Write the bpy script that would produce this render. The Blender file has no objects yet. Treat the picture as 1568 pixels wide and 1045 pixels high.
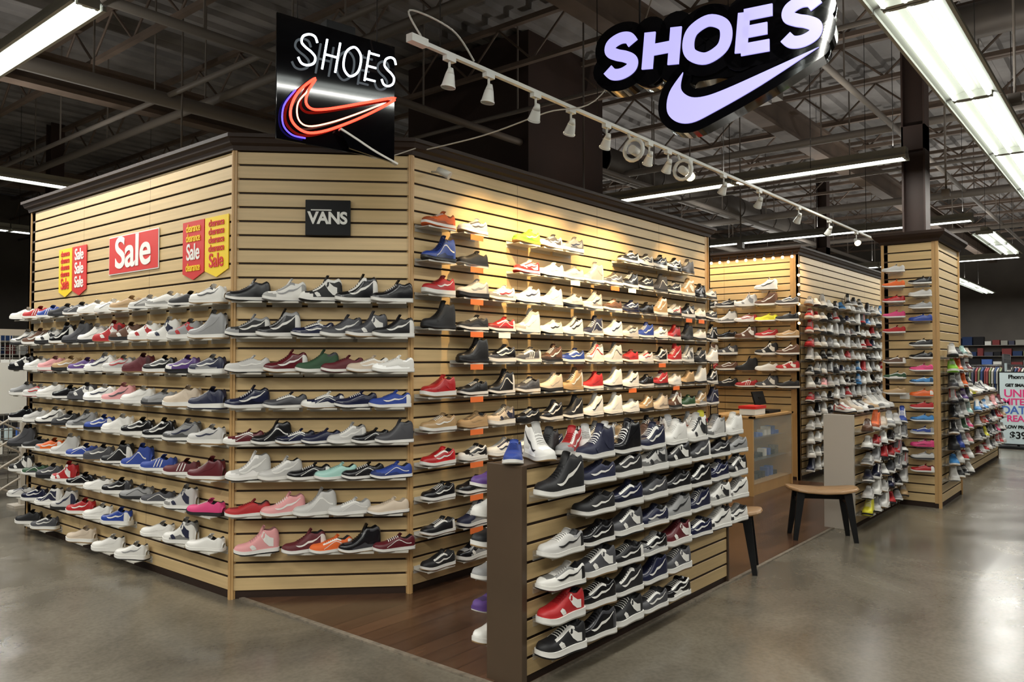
import bpy, math, random
import numpy as np
from mathutils import Vector, Matrix
random.seed(11)
scene = bpy.context.scene
COL = scene.collection

# ------------------------------------------------------------------ helpers
def s2l(c):
    return tuple((x/12.92 if x <= 0.04045 else ((x+0.055)/1.055)**2.4) for x in c)
def rgb(r, g, b):
    return s2l((r/255., g/255., b/255.))

def mat(name, col, rough=0.5, metal=0.0, emit=None, estr=0.0, noise=None, namt=0.25, stretch=(1,1,1), bump=0.0, alpha=1.0, trans=0.0, spec=0.5):
    m = bpy.data.materials.new(name); m.use_nodes = True
    nt = m.node_tree; b = nt.nodes['Principled BSDF']
    b.inputs['Base Color'].default_value = (*col, 1)
    b.inputs['Roughness'].default_value = rough
    b.inputs['Metallic'].default_value = metal
    b.inputs['Specular IOR Level'].default_value = spec
    b.inputs['Alpha'].default_value = alpha
    b.inputs['Transmission Weight'].default_value = trans
    if emit:
        b.inputs['Emission Color'].default_value = (*emit, 1)
        b.inputs['Emission Strength'].default_value = estr
    if noise:
        tc = nt.nodes.new('ShaderNodeTexCoord'); mp = nt.nodes.new('ShaderNodeMapping')
        mp.inputs['Scale'].default_value = stretch
        nz = nt.nodes.new('ShaderNodeTexNoise'); nz.inputs['Scale'].default_value = noise
        nz.inputs['Detail'].default_value = 5
        rp = nt.nodes.new('ShaderNodeValToRGB')
        d = tuple(x*(1-namt) for x in col); l = tuple(min(1, x*(1+namt*0.6)) for x in col)
        rp.color_ramp.elements[0].color = (*d, 1); rp.color_ramp.elements[0].position = 0.3
        rp.color_ramp.elements[1].color = (*l, 1); rp.color_ramp.elements[1].position = 0.7
        nt.links.new(tc.outputs['Object'], mp.inputs[0]); nt.links.new(mp.outputs[0], nz.inputs['Vector'])
        nt.links.new(nz.outputs[0], rp.inputs[0]); nt.links.new(rp.outputs[0], b.inputs['Base Color'])
        if bump:
            bp = nt.nodes.new('ShaderNodeBump'); bp.inputs['Strength'].default_value = bump
            bp.inputs['Distance'].default_value = 0.01
            nt.links.new(nz.outputs[0], bp.inputs['Height']); nt.links.new(bp.outputs[0], b.inputs['Normal'])
    return m

M = {}
M['slat'] = mat('maple_slat', rgb(202,174,126), 0.42, noise=3.0, namt=0.12, stretch=(0.5,1,14))
M['groove'] = mat('slat_groove', rgb(52,35,20), 0.7)
M['trimwood'] = mat('maple_trim', rgb(188,150,98), 0.4, noise=4, namt=0.12, stretch=(1,1,0.2))
M['crown'] = mat('dark_crown_wood', rgb(46,32,24), 0.55, noise=6, namt=0.25, stretch=(0.3,0.3,3), spec=.3)
M['endpanel'] = mat('dark_end_laminate', rgb(74,58,42), 0.45, noise=3, namt=0.12)
M['greypanel'] = mat('grey_end_laminate', rgb(176,168,156), 0.5)
M['edging'] = mat('floor_edge_strip', rgb(122,112,98), 0.5, noise=30, namt=0.4)
M['black'] = mat('black_satin', rgb(14,14,15), 0.5, spec=.25)
M['blackgloss'] = mat('black_acrylic', rgb(4,4,6), 0.06, spec=0.35)
M['darkmetal'] = mat('dark_metal', rgb(40,38,36), 0.45, 0.6)
M['white'] = mat('white_enamel', rgb(205,205,198), 0.4)
M['housing'] = mat('fixture_enamel', rgb(150,150,140), 0.5)
M['whitepl'] = mat('white_shelf_plastic', rgb(190,186,176), 0.3)
M['clearpl'] = mat('clear_shelf_plastic', rgb(205,202,194), 0.15, alpha=0.3)
M['tube'] = mat('fluorescent_tube', (1,1,1), 0.4, emit=(0.93,1.0,0.95), estr=8)
M['warm'] = mat('warm_bulb', (1,0.8,0.5), 0.4, emit=(1.0,0.55,0.2), estr=7)
M['warmlens'] = mat('lamp_lens', (1,0.9,0.7), 0.3, emit=(1.0,0.85,0.6), estr=14)
M['red'] = mat('sale_red', rgb(205,38,34), 0.45)
M['yellow'] = mat('sale_yellow', rgb(240,205,30), 0.45)
M['whitepaper'] = mat('white_print', rgb(232,232,226), 0.5)
M['orange'] = mat('orange_tag', rgb(226,112,52), 0.5)
M['lilac'] = mat('lit_sign_face', (.1,.1,.3), 0.4, emit=(.46,.42,1.0), estr=1.12)
M['neonw'] = mat('neon_white', (.5,.5,.5), 0.3, emit=(0.80,0.92,1.0), estr=3.5)
M['neonr'] = mat('neon_red', (.5,0.05,0.02), 0.3, emit=(1.0,0.03,0.015), estr=6)
M['neonp'] = mat('neon_peach', (.5,0.2,0.15), 0.3, emit=(1.0,0.3,0.2), estr=4)
M['neonb'] = mat('neon_blue', (0.1,0.1,.6), 0.3, emit=(0.10,0.06,1.0), estr=1.8)
M['beam'] = mat('roof_steel', rgb(112,96,84), 0.6, noise=2, namt=0.3)
M['deck'] = mat('roof_deck', rgb(142,138,136), 0.6, noise=1.2, namt=0.45)
M['pipe'] = mat('pipe_paint', rgb(128,120,112), 0.5)
M['duct'] = mat('galvanised_duct', rgb(104,98,92), 0.45, .4, noise=2, namt=.2)
M['bulk'] = mat('brown_bulkhead_paint', rgb(58,42,36), 0.6, noise=2, namt=0.15)
M['outer'] = mat('warehouse_wall_paint', rgb(96,90,84), 0.7, noise=1, namt=0.2)
M['glass'] = mat('case_glass', rgb(200,215,215), 0.04, alpha=0.16, spec=0.8)
M['bench'] = mat('bench_ply', rgb(160,124,84), 0.35, noise=5, namt=0.2, stretch=(0.4,4,1))
M['pink'] = mat('poster_pink', rgb(225,60,130), 0.5)
M['bluep'] = mat('poster_blue', rgb(70,110,190), 0.5)
M['mirror'] = mat('mirror_glass', rgb(200,200,200), 0.03, 1.0)
M['paleposter'] = mat('poster_pale', rgb(205,222,226), 0.5)

# floor concrete
def concrete():
    m = bpy.data.materials.new('polished_concrete'); m.use_nodes = True
    nt = m.node_tree; N = nt.nodes; L = nt.links; b = N['Principled BSDF']
    tc = N.new('ShaderNodeTexCoord')
    n1 = N.new('ShaderNodeTexNoise'); n1.inputs['Scale'].default_value = 0.9; n1.inputs['Detail'].default_value = 8; n1.inputs['Roughness'].default_value = 0.65; n1.inputs['Distortion'].default_value = 0.6
    n2 = N.new('ShaderNodeTexNoise'); n2.inputs['Scale'].default_value = 38; n2.inputs['Detail'].default_value = 4
    r1 = N.new('ShaderNodeValToRGB'); e = r1.color_ramp.elements
    e[0].position = 0.3; e[0].color = (*rgb(84,78,68), 1); e[1].position = 0.72; e[1].color = (*rgb(124,117,103), 1)
    mx = N.new('ShaderNodeMixRGB'); mx.blend_type = 'MULTIPLY'; mx.inputs[0].default_value = 0.35
    r2 = N.new('ShaderNodeValToRGB'); r2.color_ramp.elements[0].position = 0.35; r2.color_ramp.elements[0].color = (0.55,0.55,0.55,1); r2.color_ramp.elements[1].position = 0.6
    rr = N.new('ShaderNodeMapRange'); rr.inputs['From Min'].default_value = 0.3; rr.inputs['From Max'].default_value = 0.7
    rr.inputs['To Min'].default_value = 0.15; rr.inputs['To Max'].default_value = 0.30
    for n in (n1, n2): L.new(tc.outputs['Object'], n.inputs['Vector'])
    L.new(n1.outputs[0], r1.inputs[0]); L.new(n2.outputs[0], r2.inputs[0])
    L.new(r1.outputs[0], mx.inputs[1]); L.new(r2.outputs[0], mx.inputs[2]); L.new(mx.outputs[0], b.inputs['Base Color'])
    L.new(n1.outputs[0], rr.inputs['Value']); L.new(rr.outputs[0], b.inputs['Roughness'])
    bp = N.new('ShaderNodeBump'); bp.inputs['Strength'].default_value = 0.05; bp.inputs['Distance'].default_value = 0.01
    L.new(n1.outputs[0], bp.inputs['Height']); L.new(bp.outputs[0], b.inputs['Normal'])
    return m
M['concrete'] = concrete()
def plank():
    m = bpy.data.materials.new('walnut_plank_floor'); m.use_nodes = True
    nt = m.node_tree; N = nt.nodes; L = nt.links; b = N['Principled BSDF']
    tc = N.new('ShaderNodeTexCoord')
    br = N.new('ShaderNodeTexBrick'); br.inputs['Scale'].default_value = 1.0
    br.inputs['Brick Width'].default_value = 1.2; br.inputs['Row Height'].default_value = 0.13; br.inputs['Mortar Size'].default_value = 0.002
    br.inputs['Color1'].default_value = (*rgb(100,70,50), 1); br.inputs['Color2'].default_value = (*rgb(78,54,38), 1); br.inputs['Mortar'].default_value = (*rgb(36,24,16), 1)
    mp = N.new('ShaderNodeMapping'); mp.inputs['Scale'].default_value = (1, 14, 1)
    nz = N.new('ShaderNodeTexNoise'); nz.inputs['Scale'].default_value = 2.5; nz.inputs['Detail'].default_value = 6
    mx = N.new('ShaderNodeMixRGB'); mx.blend_type = 'MULTIPLY'; mx.inputs[0].default_value = 0.5
    L.new(tc.outputs['Object'], br.inputs['Vector']); L.new(tc.outputs['Object'], mp.inputs[0]); L.new(mp.outputs[0], nz.inputs['Vector'])
    rp = N.new('ShaderNodeValToRGB'); rp.color_ramp.elements[0].position = 0.3; rp.color_ramp.elements[0].color = (0.4,0.4,0.4,1); rp.color_ramp.elements[1].position = 0.65
    L.new(nz.outputs[0], rp.inputs[0]); L.new(br.outputs[0], mx.inputs[1]); L.new(rp.outputs[0], mx.inputs[2]); L.new(mx.outputs[0], b.inputs['Base Color'])
    b.inputs['Roughness'].default_value = 0.25
    return m
M['plank'] = plank()
def shoe_mat():
    m = bpy.data.materials.new('sneaker_upper_and_sole'); m.use_nodes = True
    nt = m.node_tree; b = nt.nodes['Principled BSDF']
    at = nt.nodes.new('ShaderNodeAttribute'); at.attribute_name = 'Col'
    nt.links.new(at.outputs['Color'], b.inputs['Base Color']); nt.links.new(at.outputs['Alpha'], b.inputs['Roughness'])
    return m
M['shoe'] = shoe_mat()

def frame(o, d):
    return Matrix.Translation((o[0], o[1], 0)) @ Matrix.Rotation(math.atan2(d[1], d[0]), 4, 'Z')

def empty(name, mx=None):
    e = bpy.data.objects.new(name, None); e.empty_display_size = 0.1
    COL.objects.link(e)
    if mx is not None: e.matrix_world = mx
    return e

class MB:
    def __init__(s): s.v=[]; s.f=[]; s.m=[]; s.mats=[]; s.sm=[]
    def mi(s, k):
        if k not in s.mats: s.mats.append(k)
        return s.mats.index(k)
    def face(s, idx, k, smooth=False):
        s.f.append(tuple(idx)); s.m.append(s.mi(k)); s.sm.append(smooth)
    def box(s, a, b, k):
        x0,y0,z0 = [min(a[i],b[i]) for i in range(3)]; x1,y1,z1 = [max(a[i],b[i]) for i in range(3)]
        n = len(s.v)
        s.v += [(x0,y0,z0),(x1,y0,z0),(x1,y1,z0),(x0,y1,z0),(x0,y0,z1),(x1,y0,z1),(x1,y1,z1),(x0,y1,z1)]
        for q in ((0,3,2,1),(4,5,6,7),(0,1,5,4),(1,2,6,5),(2,3,7,6),(3,0,4,7)): s.face([n+i for i in q], k)
    def hexa(s, pts, k):
        n = len(s.v); s.v += [tuple(p) for p in pts]
        for q in ((0,3,2,1),(4,5,6,7),(0,1,5,4),(1,2,6,5),(2,3,7,6),(3,0,4,7)): s.face([n+i for i in q], k)
    def cyl(s, p0, p1, r, k, n=12, r2=None, caps=True):
        p0=Vector(p0); p1=Vector(p1); r2 = r if r2 is None else r2
        ax=(p1-p0).normalized(); t=Vector((0,0,1)) if abs(ax.z)<0.9 else Vector((1,0,0))
        u=ax.cross(t).normalized(); w=ax.cross(u); b=len(s.v)
        for p,rr in ((p0,r),(p1,r2)):
            for i in range(n):
                a=2*math.pi*i/n; s.v.append(tuple(p+u*math.cos(a)*rr+w*math.sin(a)*rr))
        for i in range(n): s.face((b+i,b+(i+1)%n,b+n+(i+1)%n,b+n+i),k,True)
        if caps:
            s.face([b+i for i in range(n)][::-1],k); s.face([b+n+i for i in range(n)],k)
    def tube(s, pts, r, k, n=8, closed=False):
        pts=[Vector(p) for p in pts]; N=len(pts); b=len(s.v); up=None
        for i,p in enumerate(pts):
            if closed: t=(pts[(i+1)%N]-pts[i-1]).normalized()
            else: t=(pts[min(i+1,N-1)]-pts[max(i-1,0)]).normalized()
            if up is None:
                up = Vector((0,0,1)) if abs(t.z)<0.9 else Vector((0,1,0))
            u=t.cross(up)
            if u.length<1e-4: u=t.cross(Vector((1,0.3,0)))
            u.normalize(); w=u.cross(t).normalized(); up=w
            for j in range(n):
                a=2*math.pi*j/n; s.v.append(tuple(p+u*math.cos(a)*r+w*math.sin(a)*r))
        R = N if closed else N-1
        for i in range(R):
            for j in range(n):
                a=b+i*n; c=b+((i+1)%N)*n
                s.face((a+j,a+(j+1)%n,c+(j+1)%n,c+j),k,True)
        if not closed:
            s.face([b+i for i in range(n)],k); s.face([b+(N-1)*n+i for i in range(n)][::-1],k)
    def sphere(s, c, r, k, n=10, m=6):
        b=len(s.v)
        for i in range(m+1):
            ph=math.pi*i/m
            for j in range(n):
                a=2*math.pi*j/n; s.v.append((c[0]+r*math.sin(ph)*math.cos(a),c[1]+r*math.sin(ph)*math.sin(a),c[2]+r*math.cos(ph)))
        for i in range(m):
            for j in range(n): s.face((b+i*n+j,b+i*n+(j+1)%n,b+(i+1)*n+(j+1)%n,b+(i+1)*n+j),k,True)
    def prism(s, poly, y0, y1, k, kside=None):
        """poly: (u,v) -> local (u, y, v); front at y0"""
        kside = kside or k; n=len(poly); b=len(s.v)
        for y in (y0,y1):
            for (u,v) in poly: s.v.append((u,y,v))
        s.face([b+i for i in range(n)],k); s.face([b+n+i for i in range(n)][::-1],kside)
        for i in range(n): s.face((b+i,b+n+i,b+n+(i+1)%n,b+(i+1)%n),kside)
    def ribbon(s, pts, w, y0, y1, k, ends=False):
        P=[Vector((p[0],p[1])) for p in pts]; N=len(P); Lf=[]; Rt=[]
        for i in range(N):
            t=(P[min(i+1,N-1)]-P[max(i-1,0)]).normalized(); nn=Vector((-t.y,t.x))
            Lf.append(P[i]+nn*w/2); Rt.append(P[i]-nn*w/2)
        b=len(s.v)
        for i in range(N):
            for y in (y0,y1):
                s.v.append((Lf[i].x,y,Lf[i].y)); s.v.append((Rt[i].x,y,Rt[i].y))
        for i in range(N-1):
            a=b+4*i; c=a+4
            s.face((a,a+1,c+1,c),k); s.face((a+2,c+2,c+3,a+3),k); s.face((a,c,c+2,a+2),k); s.face((a+1,a+3,c+3,c+1),k)
        s.face((b,b+2,b+3,b+1),k); e=b+4*(N-1); s.face((e,e+1,e+3,e+2),k)
        if ends:
            for p in (P[0],P[-1]): s.cyl((p.x,y0,p.y),(p.x,y1,p.y),w/2,k,16)
    def obj(s, name, mx=None, parent=None, bevel=0):
        me=bpy.data.meshes.new(name); me.from_pydata(s.v,[],s.f)
        for k in s.mats: me.materials.append(M[k])
        me.polygons.foreach_set('material_index', s.m); me.polygons.foreach_set('use_smooth', s.sm); me.update()
        o=bpy.data.objects.new(name,me); COL.objects.link(o)
        if parent is not None: o.parent=parent
        elif mx is not None: o.matrix_world=mx
        if bevel:
            bv=o.modifiers.new('bevel','BEVEL'); bv.width=bevel; bv.segments=2; bv.limit_method='ANGLE'
        return o

def catmull(P, n=6, closed=False):
    P=[Vector(p) for p in P]; out=[]; N=len(P)
    rng = N if closed else N-1
    for i in range(rng):
        g=(lambda k: P[k%N]) if closed else (lambda k: P[max(0,min(N-1,k))])
        p0,p1,p2,p3=g(i-1),g(i),g(i+1),g(i+2)
        for j in range(n):
            t=j/n
            out.append(0.5*((2*p1)+(-p0+p2)*t+(2*p0-5*p1+4*p2-p3)*t*t+(-p0+3*p1-3*p2+p3)*t**3))
    if not closed: out.append(P[-1])
    return out

def text(body, size, k, mx, name, parent=None, extrude=0.002, offset=0.0, shear=0.0, align='CENTER', sx=1.0):
    cu=bpy.data.curves.new(name,'FONT'); cu.body=body; cu.size=size; cu.extrude=extrude; cu.offset=offset
    cu.shear=shear; cu.align_x=align; cu.align_y='CENTER'; cu.space_character=0.95
    o=bpy.data.objects.new(name+'_tmp',cu); COL.objects.link(o)
    bpy.context.view_layer.update()
    dg=bpy.context.evaluated_depsgraph_get()
    me=bpy.data.meshes.new_from_object(o.evaluated_get(dg))
    bpy.data.objects.remove(o)
    me.materials.clear(); me.materials.append(M[k])
    me.transform(mx @ Matrix.Rotation(math.radians(90),4,'X') @ Matrix.Diagonal((sx,1,1,1)))
    r=bpy.data.objects.new(name,me); COL.objects.link(r)
    if parent is not None: r.parent=parent
    return r

# ------------------------------------------------------------------ key plan points (metres)
H=3.07
C0=(2.955,8.504); C1=(2.955,4.884); C2=(3.808,4.031); C3=(8.57,4.031)
ALC_Y=6.9; AX=10.7; AY=3.74; FX=14.95
CEIL=6.5

# ------------------------------------------------------------------ shell
mb=MB(); mb.box((-9,-9,-0.1),(34,26,0),'concrete'); mb.obj('floor')
mb=MB(); mb.box((3.02,2.45,0.0),(10.7,6.9,0.006),'plank'); mb.obj('floor_wood_area')
mb=MB(); mb.box((2.99,2.45,0.0),(3.025,4.84,0.010),'edging'); mb.box((3.03,2.425,0),(10.6,2.452,0.009),'edging'); mb.obj('trim_1')
mb=MB(); mb.box((-9,26,0),(34,26.2,CEIL),'outer'); mb.obj('wall_north')
mb=MB(); mb.box((34,-9,0),(34.2,26,CEIL),'outer'); mb.obj('wall_east')
mb=MB(); mb.box((-9,-9.2,0),(34,-9,CEIL),'outer'); mb.obj('wall_south')
mb=MB(); mb.box((-9.2,-9,0),(-9,26,CEIL),'outer'); mb.obj('wall_west')
# corrugated deck ceiling
mb=MB(); y=-9; prof=[]
while y<26:
    prof += [(y,CEIL),(y+0.16,CEIL),(y+0.2,CEIL+0.07),(y+0.36,CEIL+0.07)]; y+=0.4
b=len(mb.v)
for (yy,zz) in prof:
    mb.v.append((-9,yy,zz)); mb.v.append((34,yy,zz))
for i in range(len(prof)-1):
    mb.face((2*i,2*i+1,2*i+3,2*i+2),'deck')
mb.box((-9,-9,CEIL+0.12),(34,26,CEIL+0.3),'beam')
mb.obj('ceiling')
# bar joists along Y
mb=MB()
x=-1.0
while x<32:
    mb.box((x-0.04,-9,6.35),(x+0.04,26,6.42),'beam'); mb.box((x-0.04,-9,5.75),(x+0.04,26,5.81),'beam')
    y=-9; up=0
    while y<25.4:
        a=(x,y,6.35 if up else 5.8); c=(x,y+0.6,5.8 if up else 6.35)
        mb.cyl(a,c,0.018,'beam',6,caps=False); up=1-up; y+=0.6
    x+=1.9
mb.obj('ceiling_truss')
mb=MB()
for y in (-2.5,4.6,11.5,18.5):
    mb.box((-9,y-0.12,5.28),(34,y+0.12,5.34),'beam'); mb.box((-9,y-0.015,5.3),(34,y+0.015,5.75),'beam'); mb.box((-9,y-0.12,5.70),(34,y+0.12,5.75),'beam')
mb.obj('ceiling_beam')
mb=MB()
for (x,z,r) in ((1.2,5.2,0.05),(2.9,4.7,0.03),(4.9,5.0,0.035),(5.6,5.15,0.06),(8.7,5.2,0.03),(12.6,5.1,0.06),(14.1,4.8,0.03),(18,5.0,0.08),(23,5,.06)):
    mb.cyl((x,-9,z),(x,26,z),r,'pipe',10)
    for y in range(-8,26,3): mb.box((x-0.008,y,z),(x+0.008,y+0.02,CEIL),'pipe')
for (y,z,r) in ((7.2,4.85,0.05),(2.9,5.05,0.04),(.3,5.0,.05),(1.9,5.5,.03),(9.7,4.95,0.09)):
    mb.cyl((-9,y,z),(34,y,z),r,'pipe',10)
    for x in range(-8,34,3): mb.box((x,y-0.008,z),(x+0.02,y+0.008,CEIL),'pipe')
# hung conduit drops
for (x,y,z) in ((7.7,5.2,3.6),(8.9,1.0,4.2),(12.2,2.2,4.0),(13.2,5.6,3.7),(16.2,1.2,4.1),(5.0,9.5,4.0)):
    mb.cyl((x,y,z),(x,y,CEIL),.012,'pipe',6); mb.box((x-.05,y-.05,z-.1),(x+.05,y+.05,z),'pipe')
mb.obj('ceiling_pipes')
# round ducts
mb=MB()
mb.cyl((10.2,-9,5.5),(10.2,2.0,5.5),.2,'duct',20); mb.cyl((10.2,2.0,5.5),(16,2.0,5.5),.2,'duct',20)
mb.sphere((10.2,2.0,5.5),.205,'duct',20,10)
for yy in range(-8,2): mb.cyl((10.2,yy,5.5),(10.2,yy+.03,5.5),.215,'duct',20)
for xx in range(11,16): mb.cyl((xx,2.0,5.5),(xx+.03,2.0,5.5),.215,'duct',20)
mb.cyl((12,7.8,5.3),(24,7.8,5.3),.28,'duct',20)
for xx in range(12,24): mb.cyl((xx,7.8,5.3),(xx+.03,7.8,5.3),.295,'duct',20)
mb.obj('ceiling_duct')
mb=MB(); mb.box((8.2,3.4,4.75),(9.3,4.2,5.0),'duct'); mb.box((8.3,3.5,4.70),(9.2,4.1,4.75),'deck'); mb.box((8.55,3.6,5.0),(8.95,4.0,CEIL),'duct'); mb.obj('air_duct_diffuser')
mb=MB(); mb.box((9.0,7.05,3.0),(11.0,9.6,CEIL),'bulk'); mb.obj('wall_bulkhead')
# steel building columns
for (x,y) in ((10.6,2.24),(20.5,6.5),(20.5,0.2),(6.5,17.5)):
    z0 = 3.08 if x==10.6 else 0
    mb=MB(); mb.box((x-0.13,y-0.13,z0),(x+0.13,y-0.11,CEIL),'bulk'); mb.box((x-0.13,y+0.11,z0),(x+0.13,y+0.13,CEIL),'bulk'); mb.box((x-0.02,y-0.11,z0),(x+0.02,y+0.11,CEIL),'bulk')
    mb.box((x-0.13,y-0.13,4.2),(x+0.13,y+0.13,4.5),'bulk')
    mb.obj('steel_column')

# ------------------------------------------------------------------ slat walls
PITCH=0.0985
def slat_panel(mb, x0, x1, z0, z1, thick=0.1):
    """local frame: front face at y=0, body to +thick"""
    n=max(1,round((z1-z0)/PITCH)); p=(z1-z0)/n; g=0.0065
    w=x1-x0; k=max(1,round(w/1.21))
    for i in range(k):
        a=x0+w*i/k+(0.0015 if i else 0); c=x0+w*(i+1)/k-(0.0015 if i<k-1 else 0)
        for j in range(n):
            za=z0+p*j+g; zb=z0+p*(j+1)-g
            b=len(mb.v)
            mb.v += [(a,0.014,za-0.002),(c,0.014,za-0.002),(a,0.003,za),(c,0.003,za),(a,0,za+0.003),(c,0,za+0.003),(a,0,zb-0.003),(c,0,zb-0.003),(a,0.003,zb),(c,0.003,zb),(a,0.014,zb+0.002),(c,0.014,zb+0.002)]
            for q,mm in ((0,'groove'),(2,'slat'),(4,'slat'),(6,'slat'),(8,'groove')):
                mb.face((b+q,b+q+1,b+q+3,b+q+2),mm)
    mb.box((x0,0.014,z0),(x1,thick,z1),'groove')
    mb.box((x0-0.001,0.016,z0),(x0+0.001,thick,z1),'trimwood')

def slatwall(name, o, d, L, z0=0.05, z1=H, thick=0.1, trimL=True, trimR=True):
    mb=MB(); slat_panel(mb,0,L,z0,z1,thick)
    mb.box((0,0.01,0),(L,thick,z0),'crown')
    if trimL: mb.box((-0.012,-0.012,0),(0.018,0.03,z1),'trimwood')
    if trimR: mb.box((L-0.018,-0.012,0),(L+0.012,0.03,z1),'trimwood')
    return mb.obj(name, frame(o,d))
r2=math.sqrt(0.5)
def seg(a,b):
    v=Vector((b[0]-a[0],b[1]-a[1])); return (v.x/v.length,v.y/v.length), v.length
for nm,a,b in (('slatwall_panel',(6.2,8.504),C0),('slatwall_panel',C0,C1),('slatwall_panel',C1,C2),('slatwall_panel',C2,C3),('slatwall_panel',C3,(8.57,6.9)),
               ('slatwall_panel',(8.57,6.9),(10.7,6.9)),('slatwall_panel',(10.7,6.9),(10.7,AY)),('slatwall_panel',(10.7,AY),(FX,AY)),('slatwall_panel',(FX,AY),(FX,6.0))):
    d,L=seg(a,b); slatwall(nm,a,d,L)
# crown moulding sweep
def molding(name, path, prof, k, closed=False):
    mb=MB(); N=len(path); P=[Vector(p) for p in path]; rings=[]
    for i in range(N):
        def nrm(a,b):
            t=(b-a).normalized(); return Vector((t.y,-t.x))
        if closed: n1=nrm(P[i-1],P[i]); n2=nrm(P[i],P[(i+1)%N])
        else:
            n1=nrm(P[i-1],P[i]) if i>0 else nrm(P[0],P[1]); n2=nrm(P[i],P[i+1]) if i<N-1 else n1
        m=(n1+n2); m=m/(m.length); m=m/max(0.3,m.dot(n1))
        b=len(mb.v)
        for (o,z) in prof: q=P[i]+m*o; mb.v.append((q.x,q.y,z))
        rings.append(b)
    K=len(prof)
    for i in range(N if closed else N-1):
        a=rings[i]; c=rings[(i+1)%N]
        for j in range(K): mb.face((a+j,a+(j+1)%K,c+(j+1)%K,c+j),k)
    if not closed:
        mb.face([rings[0]+j for j in range(K)],k); mb.face([rings[-1]+j for j in range(K)][::-1],k)
    return mb.obj(name)
crown=[(-0.1,H),(0.02,H),(0.025,H+0.03),(0.05,H+0.045),(0.06,H+0.075),(0.075,H+0.08),(0.075,H+0.105),(-0.1,H+0.105)]
molding('trim_2',[(6.2,8.504),C0,C1,C2,C3,(8.57,6.9)],crown,'crown')
molding('trim_3',[(10.7,6.8),(10.7,AY),(FX,AY),(FX,6.0)],crown,'crown')

# slat column
CX0,CX1,CY0,CY1=9.68,10.88,1.84,2.41
e=empty('slatwall_column')
for o,d,L in (((CX0,CY1),(0,-1),CY1-CY0),((CX0,CY0),(1,0),CX1-CX0),((CX1,CY0),(0,1),CY1-CY0),((CX1,CY1),(-1,0),CX1-CX0)):
    mb=MB(); slat_panel(mb,0,L,0.05,2.95,0.06); mb.box((0,0.01,0),(L,0.06,0.05),'crown'); mb.box((-0.01,-0.01,0),(0.02,0.02,2.95),'trimwood')
    ob=mb.obj('column_face',parent=e); ob.matrix_local=frame(o,d)
cc=[(-0.05,2.95),(0.02,2.95),(0.03,2.98),(0.07,3.01),(0.09,3.04),(0.09,3.07),(-0.05,3.07)]
ob=molding('column_crown',[(CX0,CY1),(CX0,CY0),(CX1,CY0),(CX1,CY1)],cc,'crown',True); ob.parent=e
mb=MB(); mb.box((CX0,CY0,3.0),(CX1,CY1,3.05),'crown'); mb.obj('column_cap',parent=e)

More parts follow.
